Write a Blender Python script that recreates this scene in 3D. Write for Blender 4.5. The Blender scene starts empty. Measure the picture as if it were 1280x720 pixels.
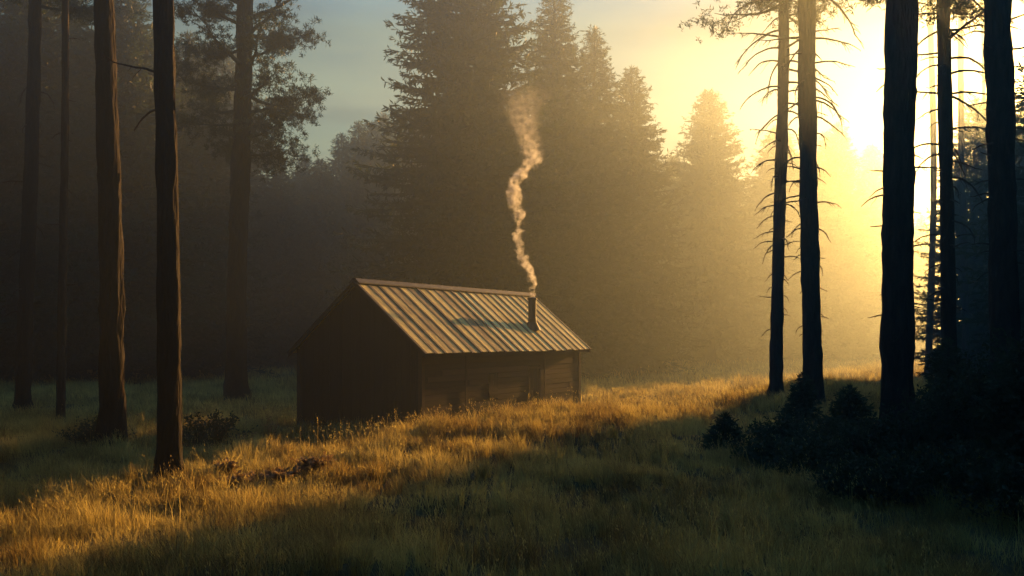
import bpy, math, random
import numpy as np
from mathutils import Vector, Matrix

PI = math.pi
S = bpy.context.scene
COL = S.collection
F = 1200.0            # focal length in pixels of a 1280 px wide frame
CX, HY = 640.0, 421.0 # principal column and horizon row
CAMZ = 3.1
SUN_AZ, SUN_EL = math.radians(32.0), math.radians(10.5)


def X_at(px, Z):
    return (px - CX) / F * Z


# ------------------------------------------------------------------ noise
def _hash(ix, iy, seed):
    n = (ix.astype(np.int64) * 374761393 + iy.astype(np.int64) * 668265263 + seed * 974711) & 0x7fffffff
    n = ((n ^ (n >> 13)) * 1274126177) & 0x7fffffff
    return ((n ^ (n >> 16)) & 0xffff) / 65535.0


def vnoise(x, y, seed=0):
    x = np.asarray(x, float); y = np.asarray(y, float)
    ix, iy = np.floor(x), np.floor(y)
    fx, fy = x - ix, y - iy
    fx = fx * fx * (3 - 2 * fx); fy = fy * fy * (3 - 2 * fy)
    a = _hash(ix, iy, seed); b = _hash(ix + 1, iy, seed)
    c = _hash(ix, iy + 1, seed); d = _hash(ix + 1, iy + 1, seed)
    return (a + (b - a) * fx) * (1 - fy) + (c + (d - c) * fx) * fy


def fbm(x, y, seed=0, o=3):
    r = 0; a = 1.0; t = 0
    for k in range(o):
        r = r + a * vnoise(x * 2 ** k, y * 2 ** k, seed + k * 17); t += a; a *= .5
    return r / t


def sstep(a, b, x):
    t = np.clip((np.asarray(x, float) - a) / (b - a), 0, 1)
    return t * t * (3 - 2 * t)


def ground_h(x, y):
    x = np.asarray(x, float); y = np.asarray(y, float)
    al = (x + 1.6) * .494 + (y - 27.4) * .87; ac = (x + 1.6) * .87 - (y - 27.4) * .494
    h = .62 * np.exp(-(np.maximum(-al, 0) ** 2 / 14 + np.maximum(al - 5, 0) ** 2 / 30 + np.maximum(ac - .6, 0) ** 2 / 22 + np.minimum(ac - .6, 0) ** 2 / 2.0))
    h = h + 1.1 * sstep(6.5, 13, x) * sstep(11, 20, y) * (1 - sstep(36, 55, y))
    h = h - .55 * sstep(-4, -14, x) * (1 - sstep(20, 30, y))
    cab = np.exp(-((x - 0) ** 2 + (y - 35) ** 2) / 60)
    h = h + (fbm(x * .33, y * .33, 5) - .5) * .45 * (1 - .85 * cab)
    h = h + (fbm(x * 1.1, y * 1.1, 9, 3) - .5) * (.14 + .10 * (1 - sstep(40, 60, y)) * (1 - cab))
    r = np.hypot(x, y - 20)
    h = h + sstep(60, 260, r) * (fbm(x * .02, y * .02, 3) - .35) * 6
    return h


def gh(x, y):
    return float(ground_h(np.array([x]), np.array([y]))[0])


# ------------------------------------------------------------------ meshes
class MB:
    """collects triangles and quads; build() links ONE mesh object"""
    def __init__(s):
        s.v = []; s.q = []; s.t = []; s.qt = []; s.tt = []; s.n = 0

    def add(s, verts, quads=None, tris=None, tint=None):
        verts = np.asarray(verts, float).reshape(-1, 3)
        if quads is not None and len(quads):
            q = np.asarray(quads, int).reshape(-1, 4) + s.n; s.q.append(q)
            s.qt.append(np.full(len(q), .5) if tint is None else np.broadcast_to(tint, (len(q),)).astype(float))
        if tris is not None and len(tris):
            t = np.asarray(tris, int).reshape(-1, 3) + s.n; s.t.append(t)
            s.tt.append(np.full(len(t), .5) if tint is None else np.broadcast_to(tint, (len(t),)).astype(float))
        s.v.append(verts); s.n += len(verts)

    def mesh(s, name, mat, smooth=False):
        me = bpy.data.meshes.new(name)
        v = np.concatenate(s.v)
        q = np.concatenate(s.q) if s.q else np.zeros((0, 4), int)
        t = np.concatenate(s.t) if s.t else np.zeros((0, 3), int)
        me.vertices.add(len(v)); me.vertices.foreach_set('co', v.astype(np.float32).ravel())
        me.loops.add(len(q) * 4 + len(t) * 3)
        me.loops.foreach_set('vertex_index', np.concatenate([q.ravel(), t.ravel()]).astype(np.int32))
        me.polygons.add(len(q) + len(t))
        st = np.concatenate([np.arange(len(q)) * 4, len(q) * 4 + np.arange(len(t)) * 3]).astype(np.int32)
        me.polygons.foreach_set('loop_start', st)
        me.polygons.foreach_set('use_smooth', np.full(len(q) + len(t), smooth))
        a = me.attributes.new('tint', 'FLOAT', 'FACE')
        a.data.foreach_set('value', np.concatenate(s.qt + s.tt).astype(np.float32))
        me.update(calc_edges=True); me.validate()
        me.materials.append(mat)
        return me

    def build(s, name, mat, parent=None, smooth=False):
        o = bpy.data.objects.new(name, s.mesh(name, mat, smooth)); COL.objects.link(o)
        if parent is not None: o.parent = parent
        return o

    def box(s, x0, x1, y0, y1, z0, z1, tint=.5):
        v = [(x, y, z) for z in (z0, z1) for y in (y0, y1) for x in (x0, x1)]
        s.add(v, [(0, 2, 3, 1), (4, 5, 7, 6), (0, 1, 5, 4), (2, 6, 7, 3), (0, 4, 6, 2), (1, 3, 7, 5)], tint=tint)

    def prism(s, pts, y0, y1, tint=.5):
        """polygon in the xz plane given as (x,z), extruded in y (convex, 4 or 3 points)"""
        n = len(pts)
        v = [(p[0], y0, p[1]) for p in pts] + [(p[0], y1, p[1]) for p in pts]
        side = [(i, (i + 1) % n, n + (i + 1) % n, n + i) for i in range(n)]
        if n == 4: s.add(v, side + [(3, 2, 1, 0), (4, 5, 6, 7)], tint=tint)
        else: s.add(v, side, [(2, 1, 0), (3, 4, 5)], tint=tint)

    def tube(s, pts, rad, sides=7, tint=.5, cap=True, rough=0, seed=0):
        pts = np.asarray(pts, float); n = len(pts); rad = np.broadcast_to(rad, (n,)).astype(float)
        d = np.gradient(pts, axis=0); d /= np.linalg.norm(d, axis=1)[:, None] + 1e-9
        up = np.array([0, 0, 1.0]) if abs(d[0][2]) < .8 else np.array([1.0, 0, 0])
        a = np.cross(d, up); a /= np.linalg.norm(a, axis=1)[:, None] + 1e-9
        b = np.cross(d, a)
        th = np.linspace(0, 2 * PI, sides, endpoint=False)
        R = rad[:, None] * np.ones(sides)[None]
        if rough:
            ang = np.broadcast_to(th[None] / (2 * PI), R.shape)
            L = np.linalg.norm(pts - pts[0], axis=1)[:, None] * np.ones(sides)[None]
            tri = np.abs(((ang * 2) % 2) - 1) * sides * .5
            R = R * (1 + rough * (vnoise(tri, L * 1.6, seed) - .5) + rough * .6 * (vnoise(tri * 1.7, L * 5, seed + 3) - .5))
        v = pts[:, None, :] + R[..., None] * (np.cos(th)[None, :, None] * a[:, None, :] + np.sin(th)[None, :, None] * b[:, None, :])
        v = v.reshape(-1, 3)
        i = np.arange(n - 1)[:, None] * sides; j = np.arange(sides)[None]; j2 = (j + 1) % sides
        q = np.stack([i + j, i + j2, i + sides + j2, i + sides + j], -1).reshape(-1, 4)
        tr = []
        if cap:
            v = np.vstack([v, pts[0] - d[0] * rad[0] * .1, pts[-1] + d[-1] * rad[-1] * .3])
            c0, c1 = n * sides, n * sides + 1
            tr = [(c0, (k + 1) % sides, k) for k in range(sides)] + [(c1, (n - 1) * sides + k, (n - 1) * sides + (k + 1) % sides) for k in range(sides)]
        s.add(v, q, tr if len(tr) else None, tint=tint)

    def leaves(s, base, dirv, L, W, rng, tint=None):
        """one rhombic leaf/needle spray per row"""
        base = np.asarray(base, float); n = len(base)
        d = dirv / (np.linalg.norm(dirv, axis=1)[:, None] + 1e-9)
        r = rng.normal(size=(n, 3)); side = np.cross(d, r); side /= np.linalg.norm(side, axis=1)[:, None] + 1e-9
        L = np.broadcast_to(L, (n,))[:, None]; W = np.broadcast_to(W, (n,))[:, None]
        mid = base + d * L * .45
        v = np.stack([base, mid + side * W * .5, base + d * L, mid - side * W * .5], 1).reshape(-1, 3)
        q = np.arange(n * 4).reshape(-1, 4)
        if tint is None: tint = rng.random(n)
        s.add(v, q, tint=tint)


def empty(name, loc=(0, 0, 0), rz=0, sc=(1, 1, 1)):
    o = bpy.data.objects.new(name, None); COL.objects.link(o)
    o.location = loc; o.rotation_euler = (0, 0, rz); o.scale = sc
    o.empty_display_size = .3
    return o


def tag(o, label=None, cat=None, group=None, kind=None):
    if label: o['label'] = label
    if cat: o['category'] = cat
    if group: o['group'] = group
    if kind: o['kind'] = kind
    return o


def copy_tree(root):
    r = root.copy(); COL.objects.link(r)
    for ch in list(root.children):
        c = ch.copy(); COL.objects.link(c); c.parent = r
        for g in list(ch.children):
            d = g.copy(); COL.objects.link(d); d.parent = c
    return r


# ------------------------------------------------------------------ materials
def mat(name):
    m = bpy.data.materials.new(name); m.use_nodes = True
    nt = m.node_tree; nt.nodes.clear()
    return m, nt, nt.nodes.new('ShaderNodeOutputMaterial')


def N(nt, t, **k):
    n = nt.nodes.new(t)
    for a, b in k.items():
        if hasattr(n, a): setattr(n, a, b)
        else: n.inputs[a].default_value = b
    return n


def ramp(nt, stops, fac=None):
    r = nt.nodes.new('ShaderNodeValToRGB'); e = r.color_ramp.elements
    while len(e) < len(stops): e.new(.5)
    for i, (p, c) in enumerate(stops):
        e[i].position = p; e[i].color = (*c, 1)
    if fac is not None: nt.links.new(fac, r.inputs[0])
    return r


def leaf_mat(name, cols, transl=.4, tcol=1.4, rough=.6):
    m, nt, out = mat(name); L = nt.links.new
    at = N(nt, 'ShaderNodeAttribute', attribute_name='tint')
    geo = N(nt, 'ShaderNodeNewGeometry')
    no = N(nt, 'ShaderNodeTexNoise'); no.inputs['Scale'].default_value = .9; no.inputs['Detail'].default_value = 3
    L(geo.outputs['Position'], no.inputs['Vector'])
    mx = N(nt, 'ShaderNodeMath', operation='MULTIPLY_ADD'); mx.inputs[1].default_value = .55
    L(at.outputs['Fac'], mx.inputs[0])
    m2 = N(nt, 'ShaderNodeMath', operation='MULTIPLY'); m2.inputs[1].default_value = .45
    L(no.outputs['Fac'], m2.inputs[0]); L(m2.outputs[0], mx.inputs[2])
    r = ramp(nt, cols, mx.outputs[0])
    p = N(nt, 'ShaderNodeBsdfPrincipled'); p.inputs['Roughness'].default_value = rough
    p.inputs['Specular IOR Level'].default_value = .25
    L(r.outputs[0], p.inputs['Base Color'])
    t = N(nt, 'ShaderNodeBsdfTranslucent')
    hs = N(nt, 'ShaderNodeHueSaturation'); hs.inputs['Value'].default_value = tcol
    L(r.outputs[0], hs.inputs['Color']); L(hs.outputs[0], t.inputs['Color'])
    ms = N(nt, 'ShaderNodeMixShader'); ms.inputs[0].default_value = transl
    L(p.outputs[0], ms.inputs[1]); L(t.outputs[0], ms.inputs[2]); L(ms.outputs[0], out.inputs['Surface'])
    return m


def bark_mat(name, c0, c1, c2):
    m, nt, out = mat(name); L = nt.links.new
    tc = N(nt, 'ShaderNodeTexCoord'); mp = N(nt, 'ShaderNodeMapping'); mp.inputs['Scale'].default_value = (1, 1, .22)
    L(tc.outputs['Object'], mp.inputs['Vector'])
    n1 = N(nt, 'ShaderNodeTexNoise'); n1.inputs['Scale'].default_value = 9; n1.inputs['Detail'].default_value = 8; n1.inputs['Roughness'].default_value = .65
    vo = N(nt, 'ShaderNodeTexVoronoi'); vo.inputs['Scale'].default_value = 14
    L(mp.outputs[0], n1.inputs['Vector']); L(mp.outputs[0], vo.inputs['Vector'])
    r = ramp(nt, [(.3, c0), (.52, c1), (.72, c2)], n1.outputs['Fac'])
    p = N(nt, 'ShaderNodeBsdfPrincipled'); p.inputs['Roughness'].default_value = .9
    p.inputs['Specular IOR Level'].default_value = .15
    L(r.outputs[0], p.inputs['Base Color'])
    ad = N(nt, 'ShaderNodeMath', operation='ADD'); L(n1.outputs['Fac'], ad.inputs[0]); L(vo.outputs['Distance'], ad.inputs[1])
    b = N(nt, 'ShaderNodeBump'); b.inputs['Strength'].default_value = .9; b.inputs['Distance'].default_value = .05
    L(ad.outputs[0], b.inputs['Height']); L(b.outputs[0], p.inputs['Normal']); L(p.outputs[0], out.inputs['Surface'])
    return m


def wood_mat(name, c0, c1, scale=(1, 1, 1)):
    m, nt, out = mat(name); L = nt.links.new
    tc = N(nt, 'ShaderNodeTexCoord'); mp = N(nt, 'ShaderNodeMapping'); mp.inputs['Scale'].default_value = scale
    L(tc.outputs['Object'], mp.inputs['Vector'])
    n1 = N(nt, 'ShaderNodeTexNoise'); n1.inputs['Scale'].default_value = 6; n1.inputs['Detail'].default_value = 8; n1.inputs['Distortion'].default_value = .4
    L(mp.outputs[0], n1.inputs['Vector'])
    at = N(nt, 'ShaderNodeAttribute', attribute_name='tint')
    mx = N(nt, 'ShaderNodeMath', operation='MULTIPLY_ADD'); mx.inputs[1].default_value = .5
    m2 = N(nt, 'ShaderNodeMath', operation='MULTIPLY'); m2.inputs[1].default_value = .5
    L(at.outputs['Fac'], mx.inputs[0]); L(n1.outputs['Fac'], m2.inputs[0]); L(m2.outputs[0], mx.inputs[2])
    r = ramp(nt, [(.2, c0), (.8, c1)], mx.outputs[0])
    p = N(nt, 'ShaderNodeBsdfPrincipled'); p.inputs['Roughness'].default_value = .85
    p.inputs['Specular IOR Level'].default_value = .2
    L(r.outputs[0], p.inputs['Base Color'])
    b = N(nt, 'ShaderNodeBump'); b.inputs['Strength'].default_value = .5; b.inputs['Distance'].default_value = .01
    L(n1.outputs['Fac'], b.inputs['Height']); L(b.outputs[0], p.inputs['Normal']); L(p.outputs[0], out.inputs['Surface'])
    return m


def metal_mat(name, c0, c1, c2, rough=.5, metallic=.35, sc=2.2):
    m, nt, out = mat(name); L = nt.links.new
    tc = N(nt, 'ShaderNodeTexCoord')
    mp = N(nt, 'ShaderNodeMapping'); mp.inputs['Scale'].default_value = (1.5, .5, .5); L(tc.outputs['Object'], mp.inputs['Vector'])
    n1 = N(nt, 'ShaderNodeTexNoise'); n1.inputs['Scale'].default_value = sc; n1.inputs['Detail'].default_value = 9; n1.inputs['Roughness'].default_value = .7
    L(mp.outputs[0], n1.inputs['Vector'])
    at = N(nt, 'ShaderNodeAttribute', attribute_name='tint')
    mx = N(nt, 'ShaderNodeMath', operation='MULTIPLY_ADD'); mx.inputs[1].default_value = .35
    m2 = N(nt, 'ShaderNodeMath', operation='MULTIPLY'); m2.inputs[1].default_value = .65
    L(at.outputs['Fac'], mx.inputs[0]); L(n1.outputs['Fac'], m2.inputs[0]); L(m2.outputs[0], mx.inputs[2])
    r = ramp(nt, [(.3, c0), (.45, c1), (.6, c2)], mx.outputs[0])
    p = N(nt, 'ShaderNodeBsdfPrincipled'); p.inputs['Roughness'].default_value = rough; p.inputs['Metallic'].default_value = metallic
    L(r.outputs[0], p.inputs['Base Color'])
    b = N(nt, 'ShaderNodeBump'); b.inputs['Strength'].default_value = .3; b.inputs['Distance'].default_value = .01
    L(n1.outputs['Fac'], b.inputs['Height']); L(b.outputs[0], p.inputs['Normal']); L(p.outputs[0], out.inputs['Surface'])
    return m


M = {}
M['grass'] = leaf_mat('dry_grass', [(.12, (.05, .038, .014)), (.34, (.20, .14, .042)), (.64, (.50, .42, .13)), (.9, (.70, .60, .22))], .5, 1.3, .7)
M['needle'] = leaf_mat('spruce_needles', [(.15, (.018, .032, .014)), (.5, (.035, .055, .022)), (.85, (.065, .085, .03))], .3)
M['pineneedle'] = leaf_mat('pine_needles', [(.15, (.02, .035, .02)), (.5, (.038, .06, .028)), (.85, (.07, .09, .035))], .3)
M['shrub'] = leaf_mat('shrub_leaves', [(.15, (.015, .03, .014)), (.5, (.03, .05, .02)), (.85, (.055, .07, .025))], .3)
M['weed'] = leaf_mat('weed_leaves', [(.15, (.10, .07, .03)), (.5, (.24, .16, .07)), (.85, (.40, .28, .13))], .35)
M['bark'] = bark_mat('spruce_bark', (.016, .014, .012), (.04, .032, .026), (.08, .06, .046))
M['redbark'] = bark_mat('pine_bark', (.007, .006, .005), (.018, .014, .011), (.04, .028, .02))
M['deadwood'] = bark_mat('dead_branch_bark', (.03, .025, .02), (.07, .055, .045), (.12, .10, .08))
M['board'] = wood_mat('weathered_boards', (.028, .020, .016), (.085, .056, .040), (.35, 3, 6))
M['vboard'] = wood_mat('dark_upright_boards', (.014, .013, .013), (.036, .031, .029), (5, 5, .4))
M['trim'] = wood_mat('old_timber_trim', (.03, .023, .019), (.085, .06, .045), (2, 2, 2))
M['door'] = wood_mat('stained_door_wood', (.02, .014, .01), (.05, .034, .024), (4, 4, .5))
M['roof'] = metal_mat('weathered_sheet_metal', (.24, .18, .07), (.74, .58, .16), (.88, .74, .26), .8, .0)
M['seam'] = metal_mat('rusty_roof_seam', (.018, .013, .010), (.045, .032, .022), (.09, .06, .04), .8, .0)
M['pipe'] = metal_mat('sooty_stove_pipe', (.010, .010, .010), (.025, .024, .023), (.05, .045, .04), .6, .2)


def ground_material():
    m, nt, out = mat('forest_meadow_soil'); L = nt.links.new
    tc = N(nt, 'ShaderNodeTexCoord')
    n1 = N(nt, 'ShaderNodeTexNoise'); n1.inputs['Scale'].default_value = .5; n1.inputs['Detail'].default_value = 10; n1.inputs['Roughness'].default_value = .7
    n2 = N(nt, 'ShaderNodeTexNoise'); n2.inputs['Scale'].default_value = 12; n2.inputs['Detail'].default_value = 6
    L(tc.outputs['Object'], n1.inputs['Vector']); L(tc.outputs['Object'], n2.inputs['Vector'])
    r = ramp(nt, [(.35, (.05, .04, .02)), (.5, (.13, .09, .035)), (.65, (.20, .14, .05))], n1.outputs['Fac'])
    mx = N(nt, 'ShaderNodeMixRGB', blend_type='MULTIPLY'); mx.inputs[0].default_value = .7
    r2 = ramp(nt, [(.3, (.5, .5, .5)), (.7, (1.2, 1.2, 1.2))], n2.outputs['Fac'])
    L(r.outputs[0], mx.inputs[1]); L(r2.outputs[0], mx.inputs[2])
    p = N(nt, 'ShaderNodeBsdfPrincipled'); p.inputs['Roughness'].default_value = .95; p.inputs['Specular IOR Level'].default_value = .1
    L(mx.outputs[0], p.inputs['Base Color'])
    b = N(nt, 'ShaderNodeBump'); b.inputs['Strength'].default_value = .8; b.inputs['Distance'].default_value = .06
    L(n2.outputs['Fac'], b.inputs['Height']); L(b.outputs[0], p.inputs['Normal']); L(p.outputs[0], out.inputs['Surface'])
    return m


# ------------------------------------------------------------------ ground
def axis(lo, hi, centre, fine, n):
    t = np.linspace(-1, 1, n)
    k = 4.2
    s = np.sinh(t * k) / np.sinh(k)
    return np.where(s < 0, centre + s * (centre - lo), centre + s * (hi - centre))


xs = axis(-420, 420, 0, .2, 340); ys = axis(-120, 620, 22, .2, 340)
gx, gy = np.meshgrid(xs, ys)
gz = ground_h(gx, gy)
g = MB(); nx = len(xs); ny = len(ys)
i, j = np.meshgrid(np.arange(nx - 1), np.arange(ny - 1))
a0 = (j * nx + i).ravel()
g.add(np.stack([gx, gy, gz], -1).reshape(-1, 3), np.stack([a0, a0 + 1, a0 + nx + 1, a0 + nx], -1))
go = g.build('ground', ground_material(), smooth=True); tag(go, kind='structure')

# cabin plan, needed by the grass too
TH = math.radians(29.6)
P0 = np.array([-2.64, 29.6]); AV = np.array([math.sin(TH), math.cos(TH)]); BV = np.array([-math.cos(TH), math.sin(TH)])
LEN, HALF = 11.9, 2.77


def cabin_uv(x, y):
    dx, dy = x - P0[0], y - P0[1]
    return dx * AV[0] + dy * AV[1], dx * BV[0] + dy * BV[1]


# ------------------------------------------------------------------ grass
def blades(mb, x, y, h, w, rng, bend=.5, tintbase=None):
    n = len(x); z = ground_h(x, y) - .03
    az = rng.random(n) * 2 * PI
    # a light common lean, as if brushed by wind, plus each blade's own
    lx = np.cos(az) * bend * rng.random(n) - .12; ly = np.sin(az) * bend * rng.random(n) - .05
    fa = rng.random(n) * PI
    sx, sy = np.cos(fa) * w * .5, np.sin(fa) * w * .5
    b0 = np.stack([x - sx, y - sy, z], -1); b1 = np.stack([x + sx, y + sy, z], -1)
    mx_, my_ = x + lx * h * .35, y + ly * h * .35
    m0 = np.stack([mx_ - sx * .8, my_ - sy * .8, z + h * .55], -1); m1 = np.stack([mx_ + sx * .8, my_ + sy * .8, z + h * .55], -1)
    tp = np.stack([x + lx * h, y + ly * h, z + h * (1 - .25 * np.hypot(lx, ly))], -1)
    v = np.stack([b0, b1, m1, m0, tp], 1).reshape(-1, 3)
    o = np.arange(n) * 5
    q = np.stack([o, o + 1, o + 2, o + 3], -1); t = np.stack([o + 3, o + 2, o + 4], -1)
    tint = rng.random(n) * .5 + .55 * sstep(.2, .8, fbm(x * .7, y * .7, 21)) if tintbase is None else tintbase
    mb.v.append(v); mb.q.append(q + mb.n); mb.t.append(t + mb.n); mb.qt.append(tint); mb.tt.append(tint); mb.n += len(v)


rng = np.random.default_rng(7)
gm = MB()
for (z0, z1, dens, hh, ww) in ((4.5, 10, 260, .36, .009), (10, 17, 620, .36, .010), (17, 26, 560, .34, .013), (26, 36, 300, .33, .018), (36, 60, 95, .34, .032), (60, 110, 14, .4, .07)):
    area = .62 * (z1 * z1 - z0 * z0); n = int(area * dens)
    y = np.sqrt(rng.random(n) * (z1 * z1 - z0 * z0) + z0 * z0)
    x = (rng.random(n) - .5) * (1.22 * y + 4)
    # pull blades towards tussock centres
    cell = .42
    cx = np.floor(x / cell); cy = np.floor(y / cell)
    tx = (cx + .2 + .6 * _hash(cx, cy, 91)) * cell; ty = (cy + .2 + .6 * _hash(cx, cy, 92)) * cell
    pull = .45 * _hash(cx, cy, 93)
    x = x + (tx - x) * pull; y = y + (ty - y) * pull
    clump = fbm(x * .9, y * .9, 31)
    keep = rng.random(n) < (.35 + 1.1 * sstep(.3, .6, clump))
    u, v_ = cabin_uv(x, y)
    keep &= ~((u > 0) & (u < LEN) & (v_ > .05) & (v_ < 2 * HALF - .05))
    x, y, clump = x[keep], y[keep], clump[keep]
    tus = _hash(np.floor(x / cell), np.floor(y / cell), 95)
    h = hh * (.30 + .5 * rng.random(len(x)) + .9 * sstep(.25, .75, clump)) * (.6 + .8 * tus)
    blades(gm, x, y, h, ww * (.7 + .6 * rng.random(len(x))), rng, .75)
# taller thin seed stems scattered through it
for (z0, z1, n) in ((9, 17, 1500), (17, 34, 3200)):
    y = np.sqrt(rng.random(n) * (z1 * z1 - z0 * z0) + z0 * z0); x = (rng.random(n) - .5) * 1.24 * y
    k = fbm(x * .6, y * .6, 41) > .47
    u, v_ = cabin_uv(x, y); k &= ~((u > -.2) & (u < LEN) & (v_ > -.1) & (v_ < 2 * HALF))
    x, y = x[k], y[k]
    h = .5 + .4 * rng.random(len(x))
    blades(gm, x, y, h, .008 + .006 * rng.random(len(x)), rng, .5)
    m = 4; xr = np.repeat(x, m); yr = np.repeat(y, m); hr = np.repeat(h, m)
    bs = np.stack([xr + rng.normal(size=len(xr)) * .02, yr + rng.normal(size=len(xr)) * .02, ground_h(xr, yr) + hr * (.72 + .2 * rng.random(len(xr)))], -1)
    gm.leaves(bs, np.stack([rng.normal(size=len(xr)) * .35 - .2, rng.normal(size=len(xr)) * .35, np.ones(len(xr)) * 1.2], -1), .05, .011, rng, .75 + .25 * rng.random(len(xr)))
grass = gm.build('meadow_grass', M['grass'])
tag(grass, 'dry golden meadow grass covering the clearing around the cabin', 'grass', kind='stuff')


# ------------------------------------------------------------------ trees
def trunk_pts(H, r0, r1, seed, lean=0.0, n=60, flare=.55):
    z = np.linspace(0, 1, n) ** 1.15 * H
    rr = np.random.default_rng(seed)
    a, b = rr.random(2) * 6
    x = .006 * H * np.sin(z / H * 5 + a) + lean * z; y = .006 * H * np.sin(z / H * 4 + b)
    x -= x[0]; y -= y[0]
    r = r1 + (r0 - r1) * (1 - z / H) ** .8 + r0 * flare * np.exp(-z / (r0 * 1.6))
    z[0] = -.5
    return np.stack([x, y, z], -1), r


def at_h(pts, z):
    return np.array([np.interp(z, pts[:, 2], pts[:, 0]), np.interp(z, pts[:, 2], pts[:, 1]), z])


def spruce_crown(H, R, clear, nl, tw, seed, tp, rag=.25, power=.85, dens=1.0):
    """whorled drooping limbs with sprays of needle twigs; returns MB"""
    rr = np.random.default_rng(seed); mb = MB()
    B, D, LL, WW, TT = [], [], [], [], []
    for k in range(nl):
        f = (k + rr.random()) / nl
        z = clear + (H - clear) * (1 - (1 - f) ** 1.0) * .995
        rel = (z - clear) / (H - clear)
        L = R * ((1 - rel) ** power) * (1 - rag + 2 * rag * rr.random()) + R * .05
        if rel < .12: L *= .6 + 3 * rel
        az = k * 2.399 + rr.random() * .9
        d = np.array([math.cos(az), math.sin(az), 0])
        pitch = -.30 + .75 * rel + rr.normal() * .1
        s = np.linspace(0, 1, 7)[:, None]
        base = at_h(tp, z)
        P = base + d * L * s + np.array([0, 0, 1.0]) * (pitch * L * s - .16 * L * s ** 2 + .14 * L * s ** 5)
        mb.tube(P, np.linspace(.018 * L + .008 * tw * 6, .004, 7), 4, tint=.2, cap=False)
        m = int(max(6, L / tw * 3.4 * dens)); t = .08 + .92 * rr.random(m) ** .8
        pp = np.stack([np.interp(t, s[:, 0], P[:, c]) for c in range(3)], -1)
        side = np.array([-d[1], d[0], 0])
        sg = rr.choice([-1, 1], m)[:, None]
        ll = tw * (1.2 + 2.2 * (1 - t)) * (.6 + .8 * rr.random(m)) * min(1.0, .45 + L / R)
        kind = rr.random(m)
        dd = d * (.65 + .3 * rr.random(m)[:, None]) + side * sg * (.75 * rr.random(m)[:, None] + .15) + np.array([0, 0, 1.0]) * (rr.normal(size=m)[:, None] * .14 - .12)
        hang = kind < .38
        dd[hang] = d * .25 + side * sg[hang] * .2 + np.array([0, 0, -1.0]) * (.5 + .5 * rr.random(hang.sum())[:, None])
        up = kind > .9
        dd[up] = dd[up] * .6 + np.array([0, 0, .55])
        ll = np.where(hang, ll * .7, ll)
        # each twig gets a few overlapping needle sprays
        B.append(pp); D.append(dd); LL.append(ll); WW.append(ll * .24); TT.append(.25 + .3 * rr.random(m) + .35 * rr.random())
        e = pp + dd / np.linalg.norm(dd, axis=1)[:, None] * ll[:, None] * .4
        j = rr.normal(size=(m, 3)) * .45
        B.append(e); D.append(dd + j); LL.append(ll * .7); WW.append(ll * .18); TT.append(.2 + .6 * rr.random(m))
    nd = 60
    zz = H - rr.random(nd) * H * .04; b = np.stack([np.interp(zz, tp[:, 2], tp[:, 0]), np.interp(zz, tp[:, 2], tp[:, 1]), zz], -1)
    az = rr.random(nd) * 2 * PI
    B.append(b); D.append(np.stack([np.cos(az), np.sin(az), .7 + rr.random(nd)], -1)); LL.append(tw * (.7 + rr.random(nd))); WW.append(np.full(nd, tw * .2)); TT.append(rr.random(nd))
    B, D, LL, WW, TT = map(np.concatenate, (B, D, LL, WW, TT))
    mb.leaves(B, D, LL, WW, rr, np.clip(TT, 0, 1))
    return mb


def pine_crown(H, R, clear, nl, seed, tp, tuft=15, nlen=.17, top_round=.75, wid=.035):
    """stout ascending limbs that end in separate clumps of needle tufts"""
    rr = np.random.default_rng(seed); mb = MB()
    B, D, LL, TT = [], [], [], []
    for k in range(nl):
        rel = (k + rr.random() * .8) / nl
        z = clear + (H - clear) * rel
        prof = (min(1, .55 + rel * 1.8)) * (1 - rel ** 2.2 * top_round)
        L = R * prof * (.55 + .6 * rr.random())
        az = k * 2.399 + rr.random()
        d = np.array([math.cos(az), math.sin(az), 0])
        rise = .10 + .5 * rel + rr.normal() * .12
        s = np.linspace(0, 1, 8)[:, None]
        wob = np.cumsum(rr.normal(size=(8, 3)) * .05 * L, 0) * s
        P = at_h(tp, z) + d * L * s + np.array([0, 0, 1.0]) * (rise * L * s - .25 * L * s * (1 - s)) + wob * .5
        mb.tube(P, np.linspace(.022 * L + .02, .012, 8), 5, tint=.1, cap=False)
        for c in range(rr.integers(3, 6)):
            t = .3 + .7 * (c + rr.random()) / 5 if c else .97
            cp = np.array([np.interp(t, s[:, 0], P[:, q]) for q in range(3)]) + rr.normal(size=3) * .35 * np.array([1, 1, .5])
            start = np.array([np.interp(max(0, t - .15), s[:, 0], P[:, q]) for q in range(3)])
            mb.tube(np.array([start, (start + cp) / 2 + [0, 0, -.05], cp]), [.025, .018, .01], 4, tint=.1, cap=False)
            cr = np.array([.46, .46, .26]) * (.6 + .7 * rr.random())
            nt_ = rr.integers(26, 42)
            ctr = cp + rr.normal(size=(nt_, 3)) * cr
            tone = .25 + .45 * rr.random()
            for q in ctr:
                v = rr.normal(size=(tuft, 3)); v[:, 2] += .5
                v /= np.linalg.norm(v, axis=1)[:, None]
                B.append(np.repeat(q[None], tuft, 0) + rr.normal(size=(tuft, 3)) * .05); D.append(v); LL.append(nlen * (.6 + .7 * rr.random(tuft))); TT.append(tone + .3 * (rr.random(tuft) - .5))
    B, D, LL, TT = map(np.concatenate, (B, D, LL, TT))
    mb.leaves(B, D, LL, np.full(len(B), wid), rr, np.clip(TT, 0, 1))
    return mb


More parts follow.
